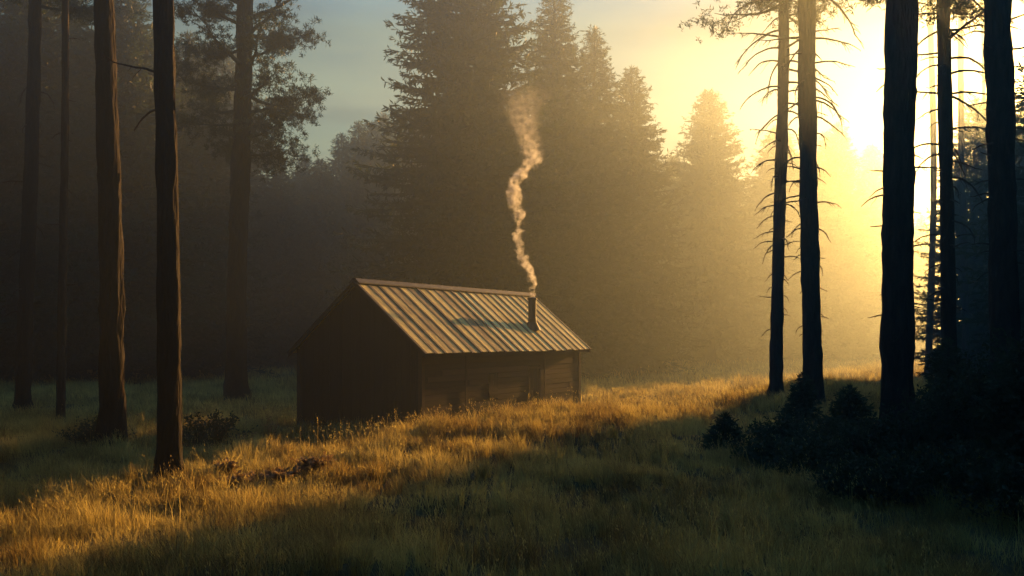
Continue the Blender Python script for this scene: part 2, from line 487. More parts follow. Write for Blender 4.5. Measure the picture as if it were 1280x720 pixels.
def dead_branch(base, az, L, droop, seed, r=.03, twigs=6, rise=.1):
    rr = np.random.default_rng(seed); mb = MB()
    d = np.array([math.cos(az), math.sin(az), 0]); sd = np.array([-d[1], d[0], 0])
    n = 15; s = np.linspace(0, 1, n)
    # walk outwards from the bark: a first pitch, an arch of its own strength, small kinks
    pit = rise * rr.uniform(-1.5, 3) - droop * s ** rr.uniform(.5, 1.4) * rr.uniform(1.0, 1.7) + np.cumsum(rr.normal(size=n)) * .07
    pit = pit + np.where(s > .8, rr.uniform(-.2, .5), 0)
    yaw = np.cumsum(rr.normal(size=n)) * .09
    st_ = L / (n - 1) * np.stack([np.cos(pit) * np.cos(yaw), np.cos(pit) * np.sin(yaw), np.sin(pit)], -1)
    st_[0] = 0; w = np.cumsum(st_, 0)
    P = base + d * w[:, :1] + sd * w[:, 1:2] + np.array([0, 0, 1.0]) * w[:, 2:3]
    mb.tube(P, r * (1 - s) ** .7 + .006, 6, tint=.5)
    for k in range(twigs):
        t = .2 + .78 * rr.random(); q = np.array([np.interp(t, s, P[:, c]) for c in range(3)])
        l2 = L * (.12 + .28 * rr.random()) * (1.15 - t)
        dd = d * (.5 + .5 * rr.random()) + sd * rr.normal() * .7 + np.array([0, 0, -.35 - .6 * rr.random()])
        dd /= np.linalg.norm(dd)
        u = np.linspace(0, 1, 5)[:, None]
        T = q + dd * l2 * u + np.array([0, 0, -.22 * l2]) * u ** 2 + rr.normal(size=(5, 3)) * .02 * l2
        mb.tube(T, np.linspace(max(.009, r * .4), .004, 5), 4, tint=.5, cap=False)
    return mb


def tall_tree(name, label, px_, Z, r0, r1, H, crown, seed, group=None, cat='tree', branches=(), barkm='bark', lean=0.0, crownmat='pineneedle', sides=26, rz=None):
    x = X_at(px_, Z); y = Z
    t = empty(name, (x, y, gh(x, y))); tag(t, label, cat, group)
    tp, tr = trunk_pts(H, r0, r1, seed, lean)
    mb = MB(); mb.tube(tp, tr, sides, rough=.32, seed=seed, cap=False)
    # broken stubs along the bark
    mb.build('trunk', M[barkm], t, smooth=True)
    kind, kw = crown
    c = (pine_crown if kind == 'pine' else spruce_crown)(H=H, seed=seed + 5, tp=tp, **kw)
    c.build('crown', M[crownmat], t)
    for n, (z, az, L, droop) in enumerate(branches):
        b = at_h(tp, z); rad = np.interp(z, tp[:, 2], tr)
        b = b + np.array([math.cos(az), math.sin(az), 0]) * rad * .8
        rr = random.Random(seed * 100 + n)
        dead_branch(b, az, L, droop, seed * 131 + n, r=.012 + .011 * L, twigs=int(3 + L * 4.5) if L > .8 else 1).build('branch', M['deadwood'], t, smooth=True)
    return t


def branch_set(seed, z0, z1, n, Lf, droop=(.35, .8), sides=True):
    """mostly left and right of the trunk as seen from the clearing, each its own height"""
    r = random.Random(seed); out = []
    for k in range(n):
        z = z0 + (z1 - z0) * (k + r.random() * .8) / n
        az = (0 if k % 2 else PI) + r.gauss(0, .7)
        rel = (z - z0) / (z1 - z0)
        L = Lf(rel, r) * r.choice((.35, .8, 1, 1, 1.15)); z += r.gauss(0, .16)
        out.append((z, az, L, r.uniform(*droop)))
    return out


# --- left side
tall_tree('pine_tree', 'straight dark limbless trunk standing just left of the orange-rimmed trunk', 140, 27, .33, .12, 30,
          ('pine', dict(R=3.6, clear=15.5, nl=34)), 11, 'tall bare trunks at the left', barkm='redbark', lean=-.006)
tall_tree('pine_tree', 'nearest black trunk at left whose right edge glows orange in the sun', 211, 21, .245, .12, 27,
          ('pine', dict(R=3.3, clear=13.5, nl=32)), 12, 'tall bare trunks at the left', barkm='redbark', lean=.001,
          branches=[(8.3, 2.6, 1.0, .3), (9.1, 2.9, 1.3, .4)])
tall_tree('pine_tree', 'wide faded trunk hidden in blue haze at the left edge of the photo', 28, 40, .30, .16, 31,
          ('pine', dict(R=4.5, clear=17.0, nl=34)), 13, 'tall bare trunks at the left', barkm='redbark',
          branches=branch_set(131, 4, 15, 9, lambda q, r: r.uniform(.5, 1.6)))
tall_tree('dead_pine', 'slender hazy trunk with short broken stubs between the left edge and the thick trunks', 76, 34, .15, .07, 24,
          ('pine', dict(R=2.2, clear=17.0, nl=16)), 14, 'tall bare trunks at the left',
          branches=branch_set(141, 2, 14, 14, lambda q, r: r.uniform(.25, .7)))
tall_tree('pine_tree', 'big pine with ragged clumped crown hanging against the sky left of the cabin', 296, 45, .46, .28, 27,
          ('pine', dict(R=5.4, clear=11.6, nl=44, tuft=26, nlen=.17, wid=.034)), 15, barkm='redbark')

# --- right side
long_f = lambda q, r: (1.0 + 2.6 * q) * r.uniform(.55, 1.05)
tall_tree('spruce_tree', 'leftmost thin trunk of the right-hand row, bristling with long drooping dead branches', 970, 37, .235, .15, 27,
          ('pine', dict(R=3.6, clear=14.6, nl=34)), 21, 'bare spruce trunks at the right',
          branches=branch_set(211, 2.6, 15.4, 66, lambda q, r: (.5 + 2.6 * q ** 1.3) * r.uniform(.6, 1.1), (.45, .95)))
tall_tree('spruce_tree', 'second trunk of the right-hand row, drooping dead branches, shrubs around its foot', 1017, 32, .30, .235, 28,
          ('pine', dict(R=3.2, clear=14.6, nl=30)), 22, 'bare spruce trunks at the right', lean=.003,
          branches=branch_set(221, 2.0, 14, 54, lambda q, r: (.35 + 2.1 * q ** 1.5) * r.uniform(.55, 1.1), (.5, 1.0)))
tall_tree('spruce_tree', 'thickest black trunk of the right-hand row with short stubs on both sides', 1122, 22, .345, .265, 29,
          ('pine', dict(R=4, clear=14.5, nl=34)), 23, 'bare spruce trunks at the right',
          branches=[(z, a, l, d) for z, a, l, d in branch_set(231, 2.6, 11, 26, lambda q, r: r.uniform(.25, .45), (.0, .4))] + [(6.0, PI - .2, .7, .5), (6.6, .2, .9, .5)])
tall_tree('spruce_tree', 'slim dark trunk with arching twiggy branches between the two thick black ones', 1187, 27, .185, .14, 25,
          ('pine', dict(R=3.2, clear=11.2, nl=34)), 24, 'bare spruce trunks at the right',
          branches=branch_set(241, 2.6, 11.8, 56, lambda q, r: (.5 + 1.7 * q) * r.uniform(.5, 1.1), (.35, .85)))
tall_tree('spruce_tree', 'rightmost thick black trunk standing near the right edge above dark shrubs', 1255, 22.5, .30, .25, 29,
          ('pine', dict(R=4, clear=12.2, nl=32)), 25, 'bare spruce trunks at the right',
          branches=branch_set(251, 3.4, 11, 36, lambda q, r: r.uniform(.2, .7), (.1, .7)))


# --- spruces behind the cabin
def spruce_thing(name, label, px_, Z, H, R, seed, nl=420, tw=.3, clear=1.2, group=None, rag=.25, power=.85):
    x = X_at(px_, Z)
    t = empty(name, (x, Z, gh(x, Z))); tag(t, label, 'tree', group)
    tp, tr = trunk_pts(H, .018 * H, .02, seed, 0, 30)
    mb = MB(); mb.tube(tp, tr, 12, rough=.15, seed=seed, cap=False); mb.build('trunk', M['bark'], t, smooth=True)
    spruce_crown(H, R, clear, nl, tw, seed + 3, tp, rag, power).build('crown', M['needle'], t)
    return t


G2 = 'spruces behind the cabin'
s1 = spruce_thing('spruce_tree', 'huge broad dark spruce directly behind the cabin, its top cut by the frame', 578, 62, 30, 8.4, 31, 700, .34, 1.0, G2, .22, .62)
s2 = spruce_thing('spruce_tree', 'tall narrow-topped spruce just right of the huge one, behind the smoke', 697, 70, 28.2, 6.0, 32, 620, .32, 1.0, G2, .2, .7)
s3 = spruce_thing('spruce_tree', 'spruce with second highest narrow tip, right of the smoke', 742, 74, 27.0, 5.6, 33, 560, .32, 1.2, G2, .2, .72)
s4 = spruce_thing('spruce_tree', 'lower golden-hazed spruce at the right end of the group behind the cabin', 792, 78, 25.0, 5.6, 34, 540, .32, 1.2, G2, .2, .68)
s5 = spruce_thing('spruce_tree', 'lone pale spruce glowing in the golden haze between cabin and bare trunks', 888, 98, 28.0, 7.4, 35, 620, .36, 3.5, None, .2, .72)
s6 = spruce_thing('spruce_tree', 'young spruce filling the gap under the hazy group right of the smoke', 655, 66, 17.0, 5.0, 36, 420, .32, .8, None, .22, .7)


def place(src, label, group, px_, Z, sc, rz, sxy=1.0):
    r = copy_tree(src)
    x = X_at(px_, Z)
    r.location = (x, Z, gh(x, Z)); r.rotation_euler = (0, 0, rz); r.scale = (sc * sxy, sc * sxy, sc)
    for k in ('group',):
        if k in r: del r[k]
    tag(r, label, 'tree', group)
    return r


R_ = random.Random(3)
src = [s1, s2, s3, s4, s5]
# dim wall of forest on the left
lab = 'dim conifer merging into the dark blue haze behind the trunks at left'
for k, (px_, Z, sc) in enumerate([(-60, 70, 1.1), (-10, 82, 1.2), (40, 66, .98), (95, 76, 1.15), (150, 64, .92), (190, 84, 1.15), (238, 72, 1.0), (275, 92, 1.05), (-120, 60, 1.0), (120, 98, 1.3), (215, 104, 1.25), (20, 100, 1.3)]):
    place(src[(k * 2 + 1) % 5], lab, 'dim forest wall at the left', px_, Z, min(sc * 1.05, 1.04), R_.random() * 6, 1.1)
# treeline between the big pine and the huge spruce
lab = 'small-looking distant conifer of the hazy treeline between clumped pine and huge spruce'
for k, (px_, Z, h) in enumerate([(325, 96, 19), (352, 88, 19.5), (378, 100, 22), (402, 92, 20), (424, 104, 25), (446, 96, 24.5), (462, 108, 27)]):
    s = src[1 + k % 4]; H0 = (28.2, 27, 25, 28)[k % 4]
    place(s, lab, 'distant treeline left of the huge spruce', px_, Z, h / H0, R_.random() * 6, 1.0)
# pale far trees seen through the gap between lone spruce and trunks
lab = 'faint pale conifer far off in the golden haze among the bare right-hand trunks'
for k, (px_, Z, h) in enumerate([(838, 150, 27), (930, 150, 19), (962, 140, 16), (1000, 155, 19), (1035, 145, 17), (1062, 160, 20), (1092, 150, 20), (1125, 150, 22), (1150, 145, 21)]):
    s = src[1 + k % 4]; H0 = (28.2, 27, 25, 28)[k % 4]
    place(s, lab, 'far trees in the golden haze', px_, Z, h / H0, R_.random() * 6, 1.25)
for k, (c, Z, h) in enumerate([(-27.3, 112, 28), (-31, 122, 29), (-28, 131, 29), (-33.5, 114, 28)]):  # trees added across the sun's path to darken the left haze
    X = (c + math.sin(SUN_AZ) * Z) / math.cos(SUN_AZ)
    place(src[1 + k % 4], lab, 'far trees in the golden haze', CX + F * X / Z, Z, h / (28.2, 27, 25, 28)[k % 4], R_.random() * 6, 1.1)
lab = 'hazy conifer of the far forest added behind the cabin group to block low sun'  # rows added mostly out of sight so the haze at left stays unlit
k = 0
for px_ in range(300, 1010, 36):
    Z = (112, 121, 116)[k % 3]; h = (29.5, 28.5, 30)[k % 3] if px_ < 790 else (24 if px_ < 860 else (21, 20, 22)[k % 3] if px_ < 960 else 27)
    if px_ < 480: h = (21, 22, 23)[k % 3]
    place(src[1 + k % 4], lab, 'far forest added behind the cabin group', px_, Z, h / (28.2, 27, 25, 28)[k % 4], R_.random() * 6, 1.25)
    k += 1
# forest edge right: this is what keeps the foreground in shade
lab = 'hazy brown conifer of the dense forest edge at far right'
cs, sn = math.cos(SUN_AZ), math.sin(SUN_AZ)
edge = []
for k in range(15):
    edge.append((-8.6 + k * 2.7, (72, 80, 75, 86)[k % 4], (21, 23, 22, 24)[k % 4]))
for k in range(8):
    edge.append((-6.5 + k * 4.6, 108 + (k % 2) * 8, 25 + (k % 3)))
for k in range(6):
    edge.append((1.5 + k * 3.6, 50 + (k % 3) * 5, 20 + (k % 2) * 2))
edge += [(-6.8 + k * 3.1, (93, 99)[k % 2], (23, 24.5)[k % 2]) for k in range(10)]
edge += [(-.5, 44, 21), (2.5, 38, 20), (6, 44, 22), (9, 36, 21)]
for k, (c, Z, h) in enumerate(edge):
    X = (c + sn * Z) / cs
    s = src[1 + k % 4]; H0 = (28.2, 27, 25, 28)[k % 4]
    place(s, lab, 'forest edge at the far right', CX + F * X / Z, Z, h / H0, R_.random() * 6, 1.15)

# unseen trees added behind and beside the camera to block sky light
lab = 'unseen dark conifer added behind and beside the camera to block sky light'
ring = [(-17, 12), (-21, 22), (-25, 33), (-18, 2), (-24, 14), (-30, 24), (-12, -9), (-4, -12), (4, -11), (12, -10), (18, -3), (17, 7), (22, 15), (24, 3), (20, -12), (-20, -10), (-8, -20), (2, -21), (10, -20), (27, 24), (31, 33), (35, 42), (-16, -1), (14, -3), (0, -9.5), (-8, -9), (8, -9), (-18.5, 5), (16.5, 2)]
for k, (X, Z) in enumerate(ring):
    s = src[1 + k % 4]
    r_ = place(s, lab, 'unseen trees added around the camera', CX, 1.0, (.95, 1.0, 1.05, .9)[(k // 2) % 4], R_.random() * 6, 1.15)
    r_.location = (X, Z, gh(X, Z))

# thin hazy trunks far between the right-hand row
proto = tall_tree('bare_trunk', 'thin hazy trunk far behind the right-hand row of bare trees', 1160, 72, .24, .17, 31.5, ('pine', dict(R=1.8, clear=28.6, nl=14)), 51, 'thin hazy trunks behind the right-hand row')
for px_, Z, sc in [(1208, 66, .98), (1226, 73, 1.0)]:
    place(proto, 'thin hazy trunk far behind the right-hand row of bare trees', 'thin hazy trunks behind the right-hand row', px_, Z, sc, R_.random() * 6, R_.uniform(.55, 1.1))


# ------------------------------------------------------------------ shrubs
def shrub(label, px_, Z, h, r, seed, name='shrub', matname='shrub', leaf=.09, nst=60, group=None, cat='shrub'):
    x = X_at(px_, Z)
    t = empty(name, (x, Z, gh(x, Z))); tag(t, label, cat, group)
    rr = np.random.default_rng(seed); st = MB(); lf = MB(); B, D, LL, TT = [], [], [], []
    for k in range(nst):
        az = rr.random() * 2 * PI; out = rr.random() ** .6
        hh = h * (1 - .55 * out ** 2) * (.65 + .45 * rr.random())
        d = np.array([math.cos(az), math.sin(az), 0])
        s = np.linspace(0, 1, 7)
        P = d * (r * out * s ** .8)[:, None] + np.array([0, 0, 1.0]) * (hh * s ** 1.1)[:, None] + np.cumsum(rr.normal(size=(7, 3)), 0) * .03 * h * s[:, None]
        P[0, 2] = -.1
        st.tube(P, np.linspace(.012 + .004 * h, .003, 7), 4, tint=.4, cap=False)
        m = int(95 * hh / h * max(1, h * .9)); tt = .12 + .88 * rr.random(m) ** .75
        q = np.stack([np.interp(tt, s, P[:, c]) for c in range(3)], -1) + rr.normal(size=(m, 3)) * .05 * h ** .5
        dv = rr.normal(size=(m, 3)) * .8 + d * .4 + np.array([0, 0, .35])
        B.append(q); D.append(dv); LL.append(leaf * (.6 + .9 * rr.random(m))); TT.append(np.clip(.2 + .35 * rr.random() + .4 * (rr.random(m)), 0, 1))
    st.build('stems', M['deadwood'], t)
    B, D, LL, TT = map(np.concatenate, (B, D, LL, TT))
    lf.leaves(B, D, LL, LL * .45, rr, TT); lf.build('foliage', M[matname], t)
    return t


def young_spruce(label, px_, Z, h, r, seed, group=None):
    x = X_at(px_, Z)
    t = empty('young_spruce', (x, Z, gh(x, Z))); tag(t, label, 'young tree', group)
    tp, tr = trunk_pts(h, .025 * h, .006, seed, 0, 14)
    mb = MB(); mb.tube(tp, tr, 8, cap=False); mb.build('trunk', M['bark'], t, smooth=True)
    spruce_crown(h, r, .1, int(60 + 40 * h), .10, seed + 3, tp, .3, .75, 1.0).build('crown', M['needle'], t)
    return t


GS = 'dark shrubs under the right-hand trunks'
young_spruce('small upright spruce around the foot of the slim trunk between the thick black ones', 1186, 24.5, 2.1, .95, 61)
young_spruce('low spreading spruce beside the foot of the thickest black trunk, on its left', 1062, 24, 1.5, .9, 62)
young_spruce('little spruce hugging the foot of the second trunk of the right-hand row', 1003, 28, 1.7, .65, 63)
young_spruce('tallest young spruce at the right edge in front of the rightmost trunk', 1276, 18, 2.5, 1.2, 64)
young_spruce('ragged young spruce between the rightmost trunk and the slim trunk', 1222, 20, 1.5, .9, 65)
young_spruce('lone small spruce at the left end of the dark shrubs, edged by lit grass', 906, 24.5, 1.0, .65, 66)
for k, (px_, Z, h, r) in enumerate([(985, 25, 1.0, 1.2), (1035, 23, 1.0, 1.3), (1090, 20.8, 1.15, 1.3), (1155, 20.6, 1.45, 1.3), (1208, 20, 1.9, 1.3), (1262, 19.5, 2.4, 1.5),
                                     (962, 22, .7, .9), (1015, 20.5, .85, 1.1), (1075, 18.4, .85, 1.1), (1140, 17.6, .95, 1.2), (1205, 17, 1.0, 1.2), (1268, 15.6, 1.0, 1.1)]):
    shrub('dense dark leafy shrub in the shaded thicket under the right-hand trunks', px_, Z, h, r, 70 + k, nst=80, group=GS)
shrub('hazy bush behind the lit trunk foot at left', 262, 26.5, 1.1, 1.3, 91, nst=60)
shrub('small bush at the foot of the thick trunk nearest the left strip of lit grass', 122, 27.5, .9, 1.0, 92, nst=50)


def weed(label, px_, Z, h, r, seed, nst=9, name='wild_plant', leaf=.07, leaves=26):
    x = X_at(px_, Z)
    t = empty(name, (x, Z, gh(x, Z))); tag(t, label, 'plant')
    rr = np.random.default_rng(seed); st = MB(); lf = MB(); B, D, LL = [], [], []
    for k in range(nst):
        az = rr.random() * 2 * PI; d = np.array([math.cos(az), math.sin(az), 0]); hh = h * (.6 + .5 * rr.random()); s = np.linspace(0, 1, 7)
        P = d * (r * rr.random() * s ** 1.4)[:, None] + np.array([0, 0, 1.0]) * (hh * s)[:, None] + rr.normal(size=(7, 3)) * .008
        P[0, 2] = -.05
        st.tube(P, np.linspace(.008, .003, 7), 4, cap=False)
        tt = .35 + .65 * rr.random(leaves)
        B.append(np.stack([np.interp(tt, s, P[:, c]) for c in range(3)], -1)); v = rr.normal(size=(leaves, 3)); v[:, 2] = abs(v[:, 2]) * .5; D.append(v); LL.append(leaf * (.5 + rr.random(leaves)))
    st.build('stems', M['weed'], t)
    B, D, LL = map(np.concatenate, (B, D, LL)); lf.leaves(B, D, LL, LL * .5, rr); lf.build('leaves', M['weed'], t)
    return t


weed('tall dry weed with pale seed heads beside the left corner of the cabin', 338, 26.0, 1.05, .3, 101, 9, leaf=.06)
weed('short brown weed left of the tall seed-headed one by the cabin', 306, 24.8, .55, .4, 102, 12)
weed('dark leafy weed in the lit grass nearest the orange-rimmed trunk', 282, 21.2, .42, .35, 103, 16, leaf=.1)
weed('broad brown weed patch in the lit grass, lowest on the slope', 305, 19.6, .4, .6, 104, 26, leaf=.11)
weed('spreading brown weed in lit grass right of the broad weed patch', 352, 19.8, .35, .6, 105, 24, leaf=.1)
weed('rounded brown weed clump in lit grass below the gable end', 392, 20.8, .42, .55, 106, 28, leaf=.1)


def stalk(label, px_, Z, pts, seed):
    x = X_at(px_, Z); mb = MB()
    o_ = np.array([[p[0], 0, p[1]] for p in pts]); s = np.linspace(0, 1, len(o_)); u = np.linspace(0, 1, 14)
    P = np.stack([np.interp(u, s, o_[:, c]) for c in range(3)], -1); P[1:-1] = (P[:-2] + P[1:-1] * 2 + P[2:]) / 4
    mb.tube(P, np.linspace(.006, .004, 14), 5, tint=.9)
    rr = np.random.default_rng(seed); m = 14
    tt = .82 + .18 * rr.random(m); B = np.stack([np.interp(tt, u, P[:, c]) for c in range(3)], -1)
    tan = P[-1] - P[-3]; D = tan / np.linalg.norm(tan) + rr.normal(size=(m, 3)) * .3
    mb.leaves(B, D, np.full(m, .05), np.full(m, .012), rr, np.full(m, .9))
    ob = mb.build('grass_stalk', M['grass']); ob.location = (x, Z, gh(x, Z)); tag(ob, label, 'grass stalk')
    return ob


stalk('long pale grass stalk bowed over to the left in the shaded foreground', 545, 13.6, [(0, 0), (.0, .2), (-.03, .42), (-.12, .62), (-.28, .78)], 1)
stalk('upright thin grass stalk with a forked tip right of the bowed one', 600, 13.8, [(0, 0), (-.01, .3), (.02, .5), (.06, .68)], 2)
stalk('short leaning grass stalk at the bottom edge between bowed and upright stalks', 575, 12.9, [(0, 0), (-.05, .2), (-.12, .38)], 3)
stalk('tall dry stalk left of the orange-rimmed trunk in front of the haze', 183, 21.5, [(0, 0), (.01, .6), (-.02, 1.1), (-.09, 1.6)], 4)
stalk('straight grass stalk standing against the dark gable wall', 397, 24.5, [(0, 0), (0, .4), (.01, .7), (.0, .95)], 5)

# ------------------------------------------------------------------ cabin
CB = empty('cabin', (P0[0], P0[1], -.05), math.atan2(AV[1], AV[0]))
tag(CB, 'low dark wooden cabin with ribbed metal gable roof in the lit grass', 'cabin')
ZE, ZR = 2.62, 4.93      # eave and ridge heights (local)
SL = (ZR - ZE) / HALF
wx0, wx1, wy0, wy1 = .10, LEN - .45, .24, 2 * HALF - .24
rnd = random.Random(5)


def roof_z(y):
    return ZE + SL * min(y, 2 * HALF - y)


# long walls of horizontal boards; the front one has a door opening
door_u0, door_u1, door_z = 7.05, 7.95, 2.02
shut_u0, shut_u1 = 4.1, 4.75


def board_wall(name, yin, yout, gaps):
    w = MB(); z = -.2
    top = roof_z(wy0) - .05
    while z < top - .01:
        z1 = min(z + .19, top)
        xs_ = [wx0 + .13]
        for (g0, g1, gz0, gz1) in gaps:
            if z1 > gz0 + .02 and z < gz1 - .02: xs_ += [g0, g1]
        xs_.append(wx1 - .13)
        for q in range(0, len(xs_), 2):
            a, b = xs_[q], xs_[q + 1]
            cuts = [a] + sorted(a + (b - a) * rnd.random() for _ in range(1 if b - a > 3 else 0)) + [b]
            for c0, c1 in zip(cuts[:-1], cuts[1:]):
                off = rnd.uniform(-.006, .006)
                w.box(c0 + .003, c1 - .003, yin, yout + off, z + .006, z1 - .006, rnd.random())
        z = z1
    inner = sorted([yin, (yin + yin + (.03 if yin > yout else -.03)) / 2])
    w.box(wx0 + .15, wx1 - .15, min(yin, yin + (.02 if yin > yout else -.02)), max(yin, yin + (.02 if yin > yout else -.02)), -.2, top - .02, .05)
    return w.build(name, M['board'], CB)


board_wall('side_wall', wy0 + .06, wy0, [(shut_u0, shut_u1, 1.0, 1.85), (door_u0, door_u1, -.3, door_z)])
board_wall('side_wall', wy1 - .06, wy1, [])


def gable(x_in, x_out):
    w = MB(); y = wy0 + .06
    while y < wy1 - .07:
        y1 = min(y + rnd.uniform(.14, .22), wy1 - .06)
        off = rnd.uniform(-.007, .007)
        zt0, zt1 = roof_z(y + .004) - .06, roof_z(y1 - .004) - .06
        a, b = sorted((x_in, x_out + off))
        v = [(a, y + .004, -.2), (b, y + .004, -.2), (b, y1 - .004, -.2), (a, y1 - .004, -.2), (a, y + .004, zt0), (b, y + .004, zt0), (b, y1 - .004, zt1), (a, y1 - .004, zt1)]
        w.add(v, [(3, 2, 1, 0), (4, 5, 6, 7), (0, 1, 5, 4), (1, 2, 6, 5), (2, 3, 7, 6), (3, 0, 4, 7)], tint=rnd.random())
        y = y1
    return w


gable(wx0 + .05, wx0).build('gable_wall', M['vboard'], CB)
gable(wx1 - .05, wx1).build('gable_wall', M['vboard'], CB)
for (cx_, cy_) in ((wx0, wy0), (wx0, wy1), (wx1, wy0), (wx1, wy1)):
    p = MB(); p.box(cx_ - .03 if cx_ < 5 else cx_ - .12, cx_ + .12 if cx_ < 5 else cx_ + .03, cy_ - .03 if cy_ < 2 else cy_ - .12, cy_ + .12 if cy_ < 2 else cy_ + .03, -.25, roof_z(wy0) - .06, .8)
    p.build('corner_post', M['trim'], CB)
p = MB(); p.box(8.22, 8.32, wy0 - .05, wy0 - .012, -.2, roof_z(wy0) - .08, .95); p.build('batten', M['trim'], CB)
p = MB(); p.box(2.6, 2.68, wy0 - .04, wy0 - .012, -.2, roof_z(wy0) - .08, .4); p.build('batten', M['trim'], CB)
# door
d = MB()
for q in range(5):
    w_ = (door_u1 - door_u0 - .12) / 5
    d.box(door_u0 + .06 + q * w_ + .004, door_u0 + .06 + (q + 1) * w_ - .004, wy0 + .005 + .003 * (q % 2), wy0 + .045, -.1, door_z - .06, rnd.random())
dr = d.build('door', M['door'], CB)
f_ = MB()
f_.box(door_u0 - .02, door_u0 + .055, wy0 - .025, wy0 + .055, -.15, door_z + .02, .6); f_.box(door_u1 - .055, door_u1 + .02, wy0 - .025, wy0 + .055, -.15, door_z + .02, .6)
f_.box(door_u0 + .058, door_u1 - .058, wy0 - .022, wy0 + .052, door_z - .055, door_z + .02, .6); f_.build('frame', M['trim'], dr)
h_ = MB(); h_.tube([(door_u0 + .17, wy0 - .03, .92), (door_u0 + .17, wy0 - .05, .98), (door_u0 + .17, wy0 - .05, 1.08), (door_u0 + .17, wy0 - .03, 1.14)], .012, 8); h_.build('handle', M['pipe'], dr)
# closed shutter over the small window
sh = MB()
for q in range(4):
    w_ = (shut_u1 - shut_u0) / 4
    sh.box(shut_u0 + q * w_ + .003, shut_u0 + (q + 1) * w_ - .003, wy0 - .018, wy0 + .03, 1.0, 1.84, rnd.random())
sh.box(shut_u0 + .02, shut_u1 - .02, wy0 - .036, wy0 - .02, 1.12, 1.2, .5); sh.box(shut_u0 + .02, shut_u1 - .02, wy0 - .036, wy0 - .02, 1.64, 1.72, .5)
sh.build('shutter', M['door'], CB)

# roof: two ribbed sheets
rx0, rx1 = -.06, LEN


def roof_side(sign):
    """sign +1: the slope facing the clearing"""
    r = MB(); npan = 22; pw = (rx1 - rx0) / npan

    def T(u, s, off):   # s: distance up from the eave in plan, off: along the normal
        nz = 1 / math.hypot(1, SL); ny = -SL * nz
        y = s + ny * off; z = ZE + SL * s + nz * off
        return (u, y if sign > 0 else 2 * HALF - y, z)
    for k in range(npan):
        a = rx0 + k * pw; b = a + pw; lift = rnd.uniform(0, .010)
        e0 = rnd.uniform(-.03, .02); n = 8
        us = [a + .004, b - .004]
        # each sheet sags a little between its ribs
        uu = np.linspace(a + .004, b - .004, 5)
        vs = []; m = len(uu)
        for q in range(n + 1):
            s_ = e0 + (HALF - .02 - e0) * q / n
            for w_, u in enumerate(uu):
                dish = -.008 * math.sin(PI * w_ / (m - 1)) + rnd.uniform(-.003, .003)
                vs.append(T(u, s_, .03 + lift + dish))
        top = len(vs)
        for q in range(n + 1):
            s_ = e0 + (HALF - .02 - e0) * q / n
            for u in uu: vs.append(T(u, s_, 0))
        qs = []
        for q in range(n):
            for w_ in range(m - 1):
                i0 = q * m + w_
                qs.append((i0, i0 + 1, i0 + m + 1, i0 + m)); qs.append((top + i0 + m, top + i0 + m + 1, top + i0 + 1, top + i0))
        for w_ in range(m - 1): qs.append((w_ + 1, w_, top + w_, top + w_ + 1)); t0 = n * m + w_; qs.append((t0, t0 + 1, top + t0 + 1, top + t0))
        for q in range(n):
            i0 = q * m; qs.append((i0, i0 + m, top + i0 + m, top + i0)); i1 = i0 + m - 1; qs.append((i1 + m, i1, top + i1, top + i1 + m))
        r.add(vs, qs, tint=rnd.random())
    ro = r.build('roof', M['roof'], CB)
    rb = MB()
    for k in range(npan + 1):
        u = rx0 + k * pw; hgt = .05 + rnd.uniform(-.008, .012)
        w_ = .088 + rnd.uniform(-.012, .012)
        vs = [T(x, s_, o_) for s_ in (-.03, HALF - .02) for (x, o_) in ((u - w_, .0), (u + w_, .0), (u + w_ * .7, hgt), (u - w_ * .7, hgt))]
        rb.add(vs, [(0, 1, 2, 3), (7, 6, 5, 4), (0, 4, 5, 1), (1, 5, 6, 2), (2, 6, 7, 3), (3, 7, 4, 0)], tint=rnd.random())
    rb.build('ribs', M['seam'], ro)
    return ro


RO = roof_side(1); roof_side(-1)
# gable verge boards and ridge cap
for x0_, x1_ in ((rx0 - .035, rx0 - .004), (rx1 + .004, rx1 + .035)):
    for sgn in (1, -1):
        v = MB(); y_a, y_b = (-.02, HALF - .004) if sgn > 0 else (HALF + .004, 2 * HALF + .02)
        za, zb = ZE + SL * (y_a if sgn > 0 else 2 * HALF - y_a), ZE + SL * (y_b if sgn > 0 else 2 * HALF - y_b)
        vs = [(x0_, y_a, za - .13), (x1_, y_a, za - .13), (x1_, y_b, zb - .13), (x0_, y_b, zb - .13), (x0_, y_a, za + .05), (x1_, y_a, za + .05), (x1_, y_b, zb + .05), (x0_, y_b, zb + .05)]
        v.add(vs, [(3, 2, 1, 0), (4, 5, 6, 7), (0, 1, 5, 4), (1, 2, 6, 5), (2, 3, 7, 6), (3, 0, 4, 7)], tint=.3)
        v.build('verge_board', M['trim'], CB)
v = MB()
v.prism([(rx0 - .04, ZR + .03), (rx1 + .04, ZR + .03), (rx1 + .04, ZR + .11), (rx0 - .04, ZR + .11)], HALF - .07, HALF + .07, .2)
for sgn in (-1, 1):
    y_a = HALF + sgn * .071; y_b = HALF + sgn * .2
    vs = [(x, y, z) for x in (rx0 - .03, rx1 + .03) for (y, z) in ((y_a, ZR + .10), (y_b, ZR - .03), (y_b, ZR - .06), (y_a, ZR + .04))]
    v.add(vs, [(0, 1, 2, 3), (7, 6, 5, 4), (0, 4, 5, 1), (1, 5, 6, 2), (2, 6, 7, 3), (3, 7, 4, 0)], tint=.2)
v.build('ridge_cap', M['pipe'], CB)
v = MB(); v.box(rx0 + .02, rx1 - .02, .02, .05, ZE - .10, ZE - .005, .3); v.build('fascia_board', M['trim'], CB)
